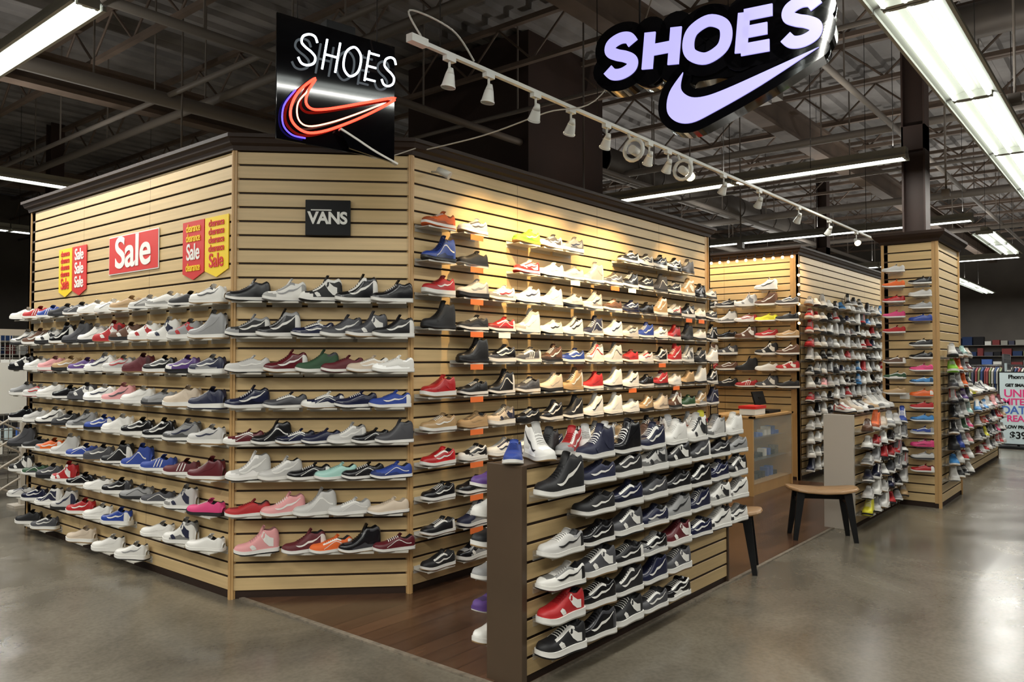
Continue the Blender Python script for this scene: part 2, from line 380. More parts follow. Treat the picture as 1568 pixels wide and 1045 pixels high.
# ------------------------------------------------------------------ sneakers
ST=np.array([0,.015,.04,.07,.10,.13,.2,.28,.33,.37,.41,.47,.55,.63,.71,.79,.84,.89,.93,.97,.99,1.0])
MJ=17; LEN=0.29; MID=8
def make_shoe(hi=0.0, thick=0.024, accent='swoosh', bulk=1.0, chunky=0.0):
    V=[];F=[];S=[];SM=[]
    WS=[0,.015,.04,.12,.3,.45,.65,.78,.9,.96,.99,1.0]; WV=[.017,.026,.033,.037,.035,.040,.049,.050,.042,.029,.018,.009]
    HS=[0,.015,.04,.1,.2,.3,.36,.42,.5,.6,.7,.8,.9,.96,1]
    HL=np.array([.035,.06,.076,.080,.060,.064,.078,.080,.072,.061,.051,.046,.041,.030,.012])
    HH=np.array([.07,.12,.142,.150,.138,.142,.150,.128,.092,.069,.056,.049,.042,.030,.012])
    HV=(HL*(1-hi)+HH*hi)*bulk
    w=np.interp(ST,WS,WV)*(1+.06*chunky); h=np.interp(ST,HS,HV)
    spring=0.016*np.clip((ST-.70)/.30,0,1)**2
    top=thick*(1.0-0.28*ST)+spring
    yf=[1,1.04,1.03,.98,.90,.82,.73,.50,0]; zf=[0,.2,.42,.64,.84,.97,1.0,.62,.5]
    P=np.zeros((len(ST),MJ,3))
    for i,s in enumerate(ST):
        b=np.interp(s,[0,.035,.075,.33,.41],[0,0,1,1,0])
        for j in range(MJ):
            th=math.pi*j/(MJ-1); c=math.cos(th)
            ya=w[i]*math.copysign(abs(c)**.72,c); za=h[i]*max(0,math.sin(th))**.66
            jj=j if j<=MID else MJ-1-j; sg=1 if j<MID else (-1 if j>MID else 0)
            yc=w[i]*yf[jj]*sg; zc=h[i]*zf[jj]
            x=-LEN/2+s*LEN
            if s<.08: x-=0.005*(za/h[i]-.4)*(1-s/.08)
            P[i,j]=(x,ya*(1-b)+yc*b+0.008*max(0,s-.5),top[i]-.002+za*(1-b)+zc*b)
    def add(pts): n=len(V); V.extend([tuple(p) for p in pts]); return n
    n=add(P.reshape(-1,3))
    for i in range(len(ST)-1):
        for j in range(MJ-1):
            s=(ST[i]+ST[i+1])/2; jj=min(j,MJ-2-j)
            slot=0
            if .05<s<.37 and jj>=6: slot=3
            elif .37<s<.66 and jj>=6: slot=4
            elif s>.88 or (s>.79 and jj<3) or (s>.70 and jj<2): slot=6
            elif s<.12 and jj<4: slot=7
            elif .30<s<.68 and jj in (4,5): slot=9
            elif s<.36 and jj>=4: slot=11
            elif jj<1: slot=10
            elif .68<s<.88 and jj>=5: slot=12
            F.append((n+i*MJ+j,n+i*MJ+j+1,n+(i+1)*MJ+j+1,n+(i+1)*MJ+j)); S.append(slot); SM.append(1)
    for i in (0,len(ST)-1):
        for j in range(MID-1):
            F.append((n+i*MJ+j,n+i*MJ+j+1,n+i*MJ+MJ-2-j,n+i*MJ+MJ-1-j)); S.append(6 if i else 7); SM.append(1)
    # sole
    K=len(ST); ws=w*1.04+.0035+.003*chunky; xs=(-LEN/2+ST*LEN)*1.02
    loop=[(xs[i],ws[i]+0.008*max(0,ST[i]-.5),i) for i in range(K)]+[(xs[i],-ws[i]+0.008*max(0,ST[i]-.5),i) for i in range(K-1,-1,-1)]
    NL=len(loop); lv=[]
    for (fz,sc) in ((0,.93),(.26,1.0),(.26,1.0),(.62,.975),(1.0,.985)):
        lv.append(add([(x,y*sc,spring[i]+(top[i]-spring[i]+.003)*fz) for x,y,i in loop]))
    for a,c,sl in ((lv[0],lv[1],2),(lv[2],lv[3],1),(lv[3],lv[4],1)):
        for q in range(NL): F.append((a+q,a+(q+1)%NL,c+(q+1)%NL,c+q)); S.append(sl); SM.append(1)
    t0=add([V[lv[4]+q] for q in range(NL)])
    for i in range(K-1):
        F.append((t0+i,t0+i+1,t0+NL-2-i,t0+NL-1-i)); S.append(1); SM.append(0)
        F.append((lv[0]+i,lv[0]+NL-1-i,lv[0]+NL-2-i,lv[0]+i+1)); S.append(2); SM.append(0)
    def surf(s,j,off=0.0):
        j0=int(min(MJ-2,math.floor(j))); f=j-j0
        p=np.array([np.interp(s,ST,P[:,j0,k])*(1-f)+np.interp(s,ST,P[:,j0+1,k])*f for k in range(3)])
        side=1 if j<MID else -1
        k=min(1,abs(MID-j)/(MID-1))
        p[1]+=off*side*k; p[2]+=off*(1-k*0.7)
        return p
    # tongue (curved slab)
    hs=np.interp(.37,ST,h)+np.interp(.37,ST,top); ht=hs+.020+.006*hi
    xA=-LEN/2+.43*LEN; xB=-LEN/2+.335*LEN; hb=np.interp(.43,ST,h)+np.interp(.43,ST,top)-.010
    rows=[]
    for (x,z,wd) in ((xA,hb,.021),((xA+xB)/2,(hb+ht)/2+.002,.023),(xB,ht,.023)):
        for dx in (0,.008):
            rows.append(add([(x+dx-abs(u)**2*.006,wd*u,z-abs(u)**3*.006) for u in (-1,-.5,0,.5,1)]))
    for r in (0,2):
        for side in (0,1):
            a=rows[r+side]; c=rows[r+2+side]
            for q in range(4): F.append((a+q,a+q+1,c+q+1,c+q)); S.append(4); SM.append(1)
    a,c=rows[4],rows[5]
    for q in range(4): F.append((a+q,a+q+1,c+q+1,c+q)); S.append(4); SM.append(0)
    # laces
    for s in (.42,.465,.51,.555,.60,.645):
        pts=[]
        for j in (5.2,6.6,8.0,9.4,10.8):
            o=.0045 if j!=5.2 and j!=10.8 else .001
            pts.append(surf(s-.009,j,o)); pts.append(surf(s+.009,j,o))
        q=add(pts)
        for i in range(4): F.append((q+2*i,q+2*i+1,q+2*i+3,q+2*i+2)); S.append(5); SM.append(0)
    def strip(lo,hi_):
        for side in (0,1):
            pts=[]
            for (a,b_) in zip(lo,hi_):
                for (s,j) in (a,b_):
                    j*=8/7.; pts.append(surf(s,MJ-1-j if side else j,.0022))
            q=add(pts)
            for i in range(len(lo)-1): F.append((q+2*i,q+2*i+1,q+2*i+3,q+2*i+2)); S.append(8); SM.append(0)
    if accent=='swoosh':
        lo=[(.05,3.75),(.13,3.15),(.22,2.45),(.32,1.75),(.42,1.2),(.50,.95),(.57,.9),(.63,1.15),(.67,1.7),(.70,2.5)]
        hh=[(.05,3.8),(.13,3.35),(.22,2.8),(.32,2.25),(.42,1.85),(.49,1.65),(.54,1.55),(.59,1.65),(.64,2.0),(.70,2.6)]
        strip(lo,hh)
    elif accent=='wave':
        strip([(.1,1.3),(.16,1.45),(.22,1.8),(.28,2.3),(.34,2.6),(.40,2.75),(.46,2.6),(.53,2.1),(.6,1.4),(.7,.6)],[(.1,1.6),(.16,1.75),(.22,2.12),(.28,2.62),(.34,2.95),(.40,3.1),(.46,2.95),(.53,2.42),(.6,1.7),(.7,.85)])
    elif accent=='stripes':
        for a in (.36,.44,.52):
            strip([(a,.4),(a-.04,2),(a-.06,3.8)],[(a+.025,.4),(a-.015,2),(a-.035,3.8)])
    elif accent=='panels':
        strip([(.14,.5),(.24,.7),(.34,1.5),(.42,3.2)],[(.14,2.2),(.22,2.6),(.30,3.2),(.36,4.2)])
        strip([(.52,.3),(.56,1.2),(.62,2.4)],[(.62,.3),(.66,1.0),(.68,2.0)])
    return np.array(V,dtype=np.float64),F,np.array(S),np.array(SM,dtype=bool)
KINDS={'low':make_shoe(0,.026,'swoosh'),'skate':make_shoe(0,.024,'wave',.95),'run':make_shoe(0.1,.036,'swoosh',1.02),'stripe':make_shoe(0,.026,'stripes'),
       'mid':make_shoe(.5,.028,'swoosh',1.0),'hi':make_shoe(1.0,.030,'swoosh',1.0),'skhi':make_shoe(.9,.024,'wave',1.0),'plain':make_shoe(0,.022,None,.95),'himid':make_shoe(.8,.032,'panels',1.0),
       'chunk':make_shoe(.25,.040,'panels',1.05,1.0)}

W=(218,216,210); G=(140,140,140); LG=(186,184,180); DG=(66,66,70); K=(20,20,23); NV=(26,30,56); RD=(166,28,32); MR=(88,24,32); BL=(36,62,140); SB=(60,130,190)
PK=(214,150,150); HP=(204,60,115); OR=(216,98,38); YE=(214,206,50); GR=(44,76,50); LM=(130,190,55); TN=(168,138,98); BR=(90,60,42); MT=(155,196,186); PU=(84,56,120); BE=(196,180,160); TQ=(40,160,165)
def scheme(base, sole=None, acc=None):
    lum=sum(base)/3; j=lambda c,f: tuple(max(0,min(255,int(v*f))) for v in c)
    if sole is None: sole = W if random.random()<.72 else (base if random.random()<.5 else K)
    if acc is None: acc = (W if lum<140 else random.choice([K,base,NV,RD,base,G,DG])) if random.random()<.75 else base
    lace = W if random.random()<.45 else j(base,.85)
    lin = K if lum<120 or random.random()<.4 else j(base,.8)
    sec = random.choice([base,base,j(base,.7),j(base,.55) if lum>60 else (60,60,64),acc if random.random()<.5 else j(base,1.2),G if random.random()<.4 else base])
    toe = base if random.random()<.6 else sec
    heel = base if random.random()<.5 else random.choice([acc,sec])
    return [base,sole,random.choice([K,sole,sole,(168,138,98),acc]),lin,random.choice([base,sec,j(base,.8)]),lace,toe,heel,acc,random.choice([base,sec,acc]),random.choice([base,sec,toe]),random.choice([base,sec]),random.choice([base,base,sec])]

class Batch:
    def __init__(s): s.V=[];s.F=[];s.C=[];s.SM=[];s.n=0
    def add(s, kind, mx, cols):
        V,F,S,SM=KINDS[kind]
        A=np.array(mx)[:3,:]
        s.V.append(V@A[:,:3].T+A[:,3])
        s.F.append(np.array(F)+s.n); s.n+=len(V)
        r = random.choice([.35,.5,.6,.7]) if sum(cols[0])>150 else random.choice([.22,.3,.4,.6])
        tab=np.array([list(rgb(*c))+[r] for c in cols])
        s.C.append(tab[S]); s.SM.append(SM)
    def obj(s, name, parent=None):
        V=np.concatenate(s.V);F=np.concatenate(s.F);C=np.concatenate(s.C);SM=np.concatenate(s.SM)
        me=bpy.data.meshes.new(name); me.from_pydata(V.tolist(),[],F.tolist()); me.materials.append(M['shoe'])
        me.polygons.foreach_set('use_smooth',SM)
        a=me.attributes.new('Col','FLOAT_COLOR','CORNER'); a.data.foreach_set('color',np.repeat(C,4,axis=0).astype(np.float32).ravel())
        me.update(); o=bpy.data.objects.new(name,me); COL.objects.link(o)
        if parent is not None: o.parent=parent
        return o

def shelf(mb, x, z, w=.25, depth=.14, k='whitepl'):
    """slatwall shoe shelf: plate, front lip, back hook"""
    mb.box((x-w/2,-depth,z-.004),(x+w/2,.001,z),k)
    mb.box((x-w/2,-depth-.003,z-.010),(x+w/2,-depth,z+.002),k)
    mb.box((x-w/2,-.004,z-.03),(x+w/2,.001,z+.02),k)

class Display:
    def __init__(s, o, d, yaw=200, sk='whitepl', sdepth=.14, name='sneaker_display'):
        s.e=empty(name,frame(o,d)); s.b=Batch(); s.m=MB(); s.t=MB(); s.yaw=yaw; s.sk=sk; s.sd=sdepth
    def shoe(s, x, z, base=None, kind=None, yaw=None, y=-.10, sh=True, scale=None, sw=.25, **kw):
        kind = kind or random.choices(['low','skate','run','stripe','mid','hi','plain','skhi','himid','chunk'],[5,4,2,1.2,3,2,1,2,1.5,2])[0]
        yaw = yaw if yaw is not None else s.yaw+random.uniform(-4,4)
        sc = scale or random.uniform(.95,1.03)
        mx=Matrix.Translation((x,y,z+.001))@Matrix.Rotation(math.radians(yaw),4,'Z')@Matrix.Scale(sc,4)
        s.b.add(kind,mx,scheme(base or W,**kw))
        if sh: shelf(s.m,x,z,sw,s.sd,s.sk)
    def tag(s, x, z, k='orange', w=.14, h=.04):
        y=-s.sd-.006
        s.t.box((x-w/2,y-.003,z-.05),(x+w/2,y,z-.05+h),k)
    def done(s, top=False):
        s.b.obj('sneakers',s.e)
        if s.m.v: s.m.obj('shelves',parent=s.e)
        if s.t.v: s.t.obj('price_tags',parent=s.e)

def pick(ws): 
    ks=list(ws); return random.choices(ks,[ws[k] for k in ks])[0]
dark={K:7,DG:3,NV:3,W:2,LG:1.5,G:1.5,RD:1,MR:1,BR:.6,BL:.4}
mix={K:5,W:4,LG:4,G:2,DG:2.5,NV:2,RD:2,MR:1.5,BL:1.0,SB:.5,PK:.6,HP:.6,OR:.6,LM:.4,YE:.2,TN:.6,GR:.5,PU:.6,MT:.3,BE:.8}
light={W:7,LG:4,G:2,K:3,BE:2,RD:1.6,TN:1,BR:.8,NV:.8,BL:.5,OR:.4,DG:1,YE:.3}

# left wall
D=Display(C0,(0,-1),yaw=203)
rowsL=[2.01,1.77,1.53,1.29,1.05,.81,.57,.33]
for ri,z in enumerate(rowsL):
    n=12 if ri<2 else 11
    sp=(3.62-.30)/(n-1)
    for i in range(n):
        if z==.33 and i==7: continue
        x=.15+i*sp
        if ri==0:
            base=[W,RD,BL,K,DG,W,W,TN,LG,W,K,W][i]
            D.shoe(x,z,base,kind=random.choice(['skate','low','plain','stripe','run']))
        elif ri in (2,3,4): D.shoe(x,z,pick(mix),kind=random.choice(['run','run','low','mid','chunk']))
        elif ri==1: D.shoe(x,z,pick({K:2,DG:2,W:3,LG:2,RD:1,BR:1,G:2}),kind=random.choice(['run','mid','hi','himid','chunk']))
        else: D.shoe(x,z,pick(mix))
for x,c in ((.35,K),(.72,DG),(1.5,BE),(2.0,W),(2.4,W)): D.shoe(x,.10,c,kind='run',sh=True)
D.done()
# chamfer
D=Display(C1,(r2,-r2),yaw=198)
rows=[(2.02,[K,W,K,K,K],['mid','mid','himid','hi','mid'],[.12,.36,.60,.84,1.08]),
(1.78,[K,K,NV,DG,DG,K],['mid','hi','low','mid','himid','mid'],[.12,.32,.55,.74,.91,1.09]),
(1.54,[LG,MR,GR,MR,BE,W],['low','mid','mid','low','low','low'],[.12,.37,.58,.75,.92,1.09]),
(1.30,[NV,DG,NV,NV,BL],['mid','plain','skate','low','low'],[.12,.37,.62,.84,1.07]),
(1.06,[MR,K,NV,NV,LG,K,DG],['skate','skhi','skate','skate','mid','skate','skhi'],[.1,.28,.44,.61,.78,.94,1.10]),
(.82,[LG,LG,K,MT,K,BL],['hi','mid','skate','plain','skate','skate'],[.13,.34,.53,.71,.89,1.08]),
(.58,[RD,PK,LG,LG,BE],['skate','mid','skhi','skate','plain'],[.13,.36,.57,.80,1.06]),
(.33,[PK,MR,OR,K,MR],['himid','mid','skate','skhi','skate'],[.19,.50,.68,.87,1.10])]
for z,cs,ks,xs in rows:
    for i,(c,x) in enumerate(zip(cs,xs)):
        kw={}
        if c in (LG,PK,BE,MT): kw['acc']=W
        D.shoe(x,z,c,kind=(ks[i] if ks else None),sole=W,sw=.20,scale=.99 if len(xs)<7 else .9,**kw)
D.done()
# right wall
D=Display(C2,(1,0),yaw=178)
zr=[.165,.405,.645,.885,1.125,1.365,1.605,1.845,2.085,2.325,2.565]
xs=[.17,.53,.85,1.18,1.5,1.81,2.13,2.46,2.77,3.06,3.36,3.66,3.96,4.26,4.56]
cr={10:{0:OR,1:LG,3:LM,4:DG,5:G,8:K,9:DG,10:K,11:K,12:DG},
 9:dict(enumerate([BL,K,None,W,W,LG,G,DG,K,K,DG,K,TN,K,W])),
 8:dict(enumerate([RD,LG,W,W,W,LG,LG,BR,NV,K,TN,W,K,W,K])),
 7:dict(enumerate([K,K,RD,W,W,W,NV,W,LG,BL,W,RD,K,W,K])),
 6:dict(enumerate([None,K,K,DG,BR,BL,W,LG,RD,W,K,RD,W,K,W])),
 5:dict(enumerate([RD,K,K,DG,BE,TN,RD,W,W,K,RD,W,TN,W,K]))}
for ri,z in enumerate(zr):
    for i,x in enumerate(xs):
        if ri in cr:
            c=cr[ri].get(i)
            if c is None: continue
        elif ri<=3: c=pick(dark)
        else: c=pick({K:5,BR:3,DG:3,TN:2,BE:2,W:2,NV:1,GR:.6})
        kk = None
        if ri in (4,5,6,7) and i>3: kk=random.choice(['mid','hi','himid','mid','low','skhi'])
        if ri==10: kk=random.choice(['run','low','mid'])
        D.sk='clearpl' if (ri<5 and i>1) else 'whitepl'
        D.shoe(x,z,c,kind=kk,sw=.27,scale=random.uniform(1.0,1.07))
        if i==1 and z>.3: D.tag(x,z)
        elif ri>=5 and random.random()<.12: D.tag(x,z,k=random.choice(['orange','whitepaper']))
D.done()
# alcove
D=Display((10.7,6.9),(0,-1),sdepth=.1,sk='clearpl',yaw=195)
for z in (1.25,1.48,1.70,1.93,2.16,2.38,2.6):
    for i in range(11):
        x=.15+i*.29
        if z>2.5 and i not in (8,9): continue
        if random.random()<.08: continue
        D.shoe(x,z,pick({K:4,TN:2,BR:3,DG:2,W:1.4,RD:.8,YE:.4}),sw=.2,scale=1.05)
D.done()
D=Display((10.7,AY),(1,0),sdepth=.08,sk='clearpl')
z=.12
while z<2.4:
    for i in range(15):
        x=.16+i*.278
        D.shoe(x,z,pick({W:7,LG:5,K:4,G:2,RD:1.2,SB:.7,PK:.5,NV:.9}),yaw=random.uniform(188,205),sw=.16,scale=1.08)
    z+=.188
for x in (1.9,2.2,2.5): D.shoe(x,2.46,K,sw=.24)
D.done()
# column faces
D=Display((CX0,CY1),(0,-1),sdepth=.09,sk='clearpl')
ca=[LG,OR,RD,HP,RD,None,BR,GR,TN]; 
for i,c in enumerate(ca):
    if c: D.shoe(.14,2.62-i*.172,c,kind='plain',scale=.8,yaw=190,sw=.16)
cb=[K,LG,G,BL,None,K,K,HP,SB,OR,RD,SB,BL,HP,LG,RD]
for i,c in enumerate(cb):
    if c: D.shoe(.41,2.47-i*.138,c,kind='plain',scale=.8,yaw=190,sw=.16)
D.t.box((.17,-.006,1.19),(.27,-.001,1.26),'whitepaper')
D.done()
D=Display((CX0,CY0),(1,0),sk='clearpl')
z=.3
while z<1.8:
    for i in range(4): D.shoe(.16+i*.29,z,pick(mix),sw=.2,yaw=195)
    z+=.17
D.done()

# low gondolas -------------------------------------------------------
def gondola(o, L, h, t, endk, name='display_gondola'):
    e=empty(name,frame(o,(1,0)))
    mb=MB(); slat_panel(mb,0.03,L,0.04,h-.02,t/2); mb.box((0.03,.01,0),(L,t-.01,.04),'crown')
    ob=mb.obj('front_slats',parent=e)
    mb=MB(); slat_panel(mb,0,L-.03,0.04,h-.02,t/2); ob=mb.obj('back_slats',parent=e); ob.matrix_local=Matrix.Translation((L,t,0))@Matrix.Rotation(math.pi,4,'Z')
    mb=MB(); mb.box((-.012,-.02,0),(.03,t+.02,h),endk); mb.box((L-.005,-.01,0),(L+.02,t+.01,h),'endpanel'); mb.box((.03,-.01,h-.02),(L,t+.01,h),'endpanel'); mb.obj('end_panels',parent=e,bevel=.003)
    return e
gondola((3.06,2.45),2.42,1.10,.19,'endpanel')
gondola((7.9,2.26),1.72,1.10,.24,'greypanel')
gondola((12.6,2.05),2.7,1.12,.24,'endpanel')

D=Display((3.06,2.45),(1,0),yaw=170,sk='clearpl',sdepth=.12)
gr={ .145:[K,K,K,DG,K,None,None,None],
     .31:[RD,K,K,NV,DG,None,None,None],
     .475:[W,DG,K,K,MR,NV,W,W],
     .64:[LG,K,DG,NV,G,NV,W,W],
     .80:[None,K,NV,DG,K,K,NV,K],
     .965:[None,NV,K,LG,K,DG,K,G]}
for z,cs in gr.items():
    for i,c in enumerate(cs):
        if c: D.shoe(.20+i*.30,z,c,kind=random.choice(['low','mid','low','run','chunk']) ,sole=W,acc=(W if sum(c)<300 else K),sw=.2,scale=1.04)
D.shoe(.19,.94,K,kind='hi',sole=W,acc=W,sw=.24,scale=1.1)
tp=[(.02,BL,'plain',.10,215),(.17,W,'hi',.05,240),(.33,K,'mid',.12,200),(.47,RD,'mid',.07,195),(.62,W,'mid',.06,220),(.85,LG,'mid',.10,190),(1.05,TN,'low',.12,190),(1.25,BR,'low',.06,190),(1.48,BR,'low',.1,190),(1.62,W,'mid',.06,225),(1.80,K,'low',.1,200),(2.0,W,'low',.07,220),(2.18,YE,'mid',.1,215)]
for x,c,k,y,yw in tp: D.shoe(x+.05,1.10,c,kind=k,y=y,yaw=yw,sh=False,scale=1.0)
for i,(c,k) in enumerate([(NV,'himid'),(K,'hi'),(NV,'mid'),(W,'mid'),(W,'himid'),(LG,'mid'),(W,'mid')]):
    D.shoe(.52+i*.29,1.095,c,kind=k,y=-.10,sole=W,yaw=176,sw=.2,scale=1.0)
D.done()
D=Display((3.06+2.42,2.64),(-1,0),yaw=350,sk='clearpl')   # aisle side of gondola
for z in (.145,.31,.475,.64,.80,.95):
    for i in range(8): D.shoe(.18+i*.30,z,pick({HP:1.5,PK:1,W:2,K:2,PU:1.5,G:1}),sw=.2)
D.done()
D=Display((7.9,2.26),(1,0),sk='clearpl')
for z in (.14,.30,.46,.62,.78,.94):
    for i in range(6): D.shoe(.16+i*.27,z,pick(light),sw=.2,yaw=random.uniform(182,200))
for i in range(8): D.shoe(.14+i*.2,1.10,pick(light),sh=False,y=.1,yaw=235,kind=random.choice(['mid','low']))
D.done()
D=Display((12.6,2.05),(1,0),sk='clearpl')
for z in (.3,.5,.7,.9):
    for i in range(9): D.shoe(.16+i*.28,z,pick(mix),sw=.2,yaw=195)
for i in range(12): D.shoe(.14+i*.21,1.12,pick(light),sh=False,y=.1,yaw=235)
D.done()

# ------------------------------------------------------------------ wall signs
FL=frame(C0,(0,-1))  # local x = 8.504 - Y
def lx(Y): return 8.504-Y
def sale_banner(xa,xb,z0,z1,left,right,txtL,txtR):
    e=empty('sale_sign',FL); xm=(xa+xb)/2-.01
    mb=MB()
    for (a,b,k,dz) in ((xa,xm,left,0.0),(xm+.012,xb,right,0.0)):
        w=b-a
        mb.prism([(a,z0+.05),(a+w*.5,z0),(b,z0+.05),(b,z1),(a,z1)],-.010,-.004,k)
    mb.obj('panels',parent=e)
    for (a,b,k,T) in ((xa,xm,left,txtL),(xm+.012,xb,right,txtR)):
        tot=sum(2 if t=='Sale' else 1 for t in T); zc=z1-.015; unit=(z1-z0-.07)/tot
        for tx in T:
            hh=unit*(2 if tx=='Sale' else 1)
            kk='red' if k=='yellow' else ('yellow' if tx!='Sale' else 'whitepaper')
            sz=hh*1.15; est=sz*len(tx)*.52; sx=min(1.25,(b-a)*.86/est)
            text(tx,sz,kk,Matrix.Translation(((a+b)/2,-.012,zc-hh*.5)),'lettering',e,offset=sz*.015,sx=sx)
            zc-=hh
sale_banner(lx(7.803),lx(7.218),2.20,2.64,'yellow','red',['clearance','clearance','clearance','clearance','Sale'],['Sale','Sale','Sale'])
sale_banner(lx(5.56),lx(4.94),2.21,2.64,'red','yellow',['clearance','clearance','Sale','clearance'],['clearance','clearance','clearance','clearance','Sale'])
e=empty('sale_sign',FL); a,b=lx(6.774),lx(5.925)
mb=MB(); mb.box((a,-.010,2.335),(b,-.004,2.65),'whitepaper'); mb.box((a+.008,-.012,2.343),(b-.008,-.0095,2.642),'red')
mb.obj('panels',parent=e)
text('Sale',.36,'whitepaper',Matrix.Translation(((a+b)/2,-.014,2.495)),'lettering',e,offset=.006,sx=1.15)
FC=frame(C1,(r2,-r2))
e=empty('brand_wall_sign',FC)
mb=MB(); mb.box((.482,-.03,2.487),(.789,-.004,2.735),'black'); mb.obj('plaque',parent=e,bevel=.004)
text('VANS',.115,'whitepaper',Matrix.Translation((.635,-.033,2.605)),'lettering',e,offset=.004,sx=.95)
mb=MB(); mb.box((.52,-.033,2.660),(.66,-.031,2.668),'whitepaper'); mb.obj('letter_bar',parent=e)

# ------------------------------------------------------------------ letter strokes
def letter(c):
    if c=='S': return [catmull([(.86,.80),(.70,.97),(.42,1.0),(.14,.88),(.12,.68),(.36,.55),(.64,.46),(.88,.32),(.86,.12),(.58,0),(.28,.02),(.08,.18)],6)]
    if c=='H': return [[(.1,0),(.1,1)],[(.9,0),(.9,1)],[(.1,.5),(.9,.5)]]
    if c=='O': return [catmull([(.5,1),(.88,.82),(.98,.5),(.88,.18),(.5,0),(.12,.18),(.02,.5),(.12,.82)],6,True)]
    if c=='E': return [[(.15,-.02),(.15,1.02)],[(.15,.95),(.95,.95)],[(.15,.5),(.85,.5)],[(.15,.05),(.95,.05)]]
# big lit sign
sd=Vector((.276,-1.373)).normalized()
e=empty('lit_shoe_sign',frame((4.10,2.656),(sd.x,sd.y)))
face=MB(); back=MB()
lw=.20; gap=.058; lh=.22; bz=3.385
def tr(p,ox,w): return (ox+p[0]*w+p[1]*.02, bz+p[1]*lh)
ox=.045
for c in 'SHOES':
    w=lw*{'S':.97,'H':1.0,'O':1.15,'E':.98}[c]
    for st in letter(c):
        pts=[tr(p,ox,w) for p in st]
        if c=='O': pts.append(pts[0]); pts.append(pts[1])
        face.ribbon(pts,.068,-.012,.0,'lilac'); back.ribbon(pts,.20,.0,.13,'blackgloss',ends=True)
    ox+=w+gap
back.box((.08,.02,bz+.02),(1.25,.12,bz+lh-.02),'blackgloss')
lo=catmull([(1.29,-.03),(.978,-.19),(.717,-.302),(.586,-.345),(.493,-.325),(.44,-.257),(.455,-.146),(.537,-.039)],5)
inn=catmull([(.537,-.039),(.522,-.13),(.575,-.190),(.66,-.203),(.79,-.178),(1.04,-.105),(1.29,-.03)],5)
poly=[(p[0],bz-.02+p[1]) for p in lo]+[(p[0],bz-.02+p[1]) for p in inn[1:-1]]
face.prism(poly,-.012,0,'lilac')
back.ribbon(poly+[poly[0]],.11,0,.13,'blackgloss',ends=True)
back.prism(poly,.001,.13,'blackgloss')
back.box((.5,.02,bz-.12),(1.1,.12,bz+.02),'blackgloss')
face.obj('lit_faces',parent=e); back.obj('sign_can',parent=e)
mb=MB()
for x in (.25,1.15): mb.cyl((x,.06,bz+.2),(x,.06,CEIL),.006,'darkmetal',6)
mb.obj('hanger_rods',parent=e)
# neon sign on black acrylic
e=empty('neon_shoe_sign',frame((2.446,3.643),(.9825,-.186)))
mb=MB(); mb.box((0,0,2.82),(.74,.012,3.51),'blackgloss')
mb.box((.30,.012,3.44),(.48,.09,3.56),'black')
mb.obj('acrylic_panel',parent=e,bevel=.002)
mb=MB()
ox=.09
for c,w in (('S',.12),('H',.10),('O',.11),('E',.085),('S',.10)):
    for st in letter(c):
        pts=[(ox+p[0]*w+.03*p[1],-.04,3.245+p[1]*.175) for p in st]
        mb.tube(pts,.0065,'neonw',8,closed=(c=='O'))
    ox+=w+.027
sp=[(.21,3.185),(.12,3.10),(.07,3.0),(.075,2.92),(.146,2.875),(.25,2.895),(.42,2.98),(.60,3.09),(.725,3.185),(.56,3.13),(.40,3.07),(.27,3.025),(.19,3.01),(.155,3.04),(.17,3.11)]
mb.tube([(p[0],-.035,p[1]) for p in catmull(sp,5,True)],.0075,'neonr',8,closed=True)
sp2=[(.18,3.12),(.11,3.03),(.11,2.94),(.17,2.91),(.30,2.955),(.46,3.035),(.64,3.135)]
mb.tube([(p[0],-.036,p[1]) for p in catmull(sp2,5)],.0045,'neonp',8)
mb.tube([(p[0],-.02,p[1]) for p in catmull([(.10,3.10),(.035,3.0),(.03,2.90),(.08,2.85),(.16,2.845)],5)],.005,'neonb',8)
mb.obj('neon_tubes',parent=e)
mb=MB()
arc=catmull([(.36,2.93),(.46,2.89),(.58,2.84),(.735,2.79)],5)
mb.ribbon([(p[0],p[1]) for p in arc],.012,-.05,-.02,'whitepl')
mb.prism([(.36,2.92),(.42,2.83),(.74,2.79)],-.045,-.03,'blackgloss')
mb.obj('swoosh_accent',parent=e)
mb=MB()
for x in (.12,.62): mb.cyl((x,.006,3.51),(x,.006,CEIL),.003,'darkmetal',6)
mb.tube(catmull([(.5,.03,3.5),(.62,.1,3.2),(.66,.25,2.95),(.9,.45,2.95),(1.15,.4,3.05)],6),.004,'greypanel',6)
mb.obj('hanger_wires',parent=e)

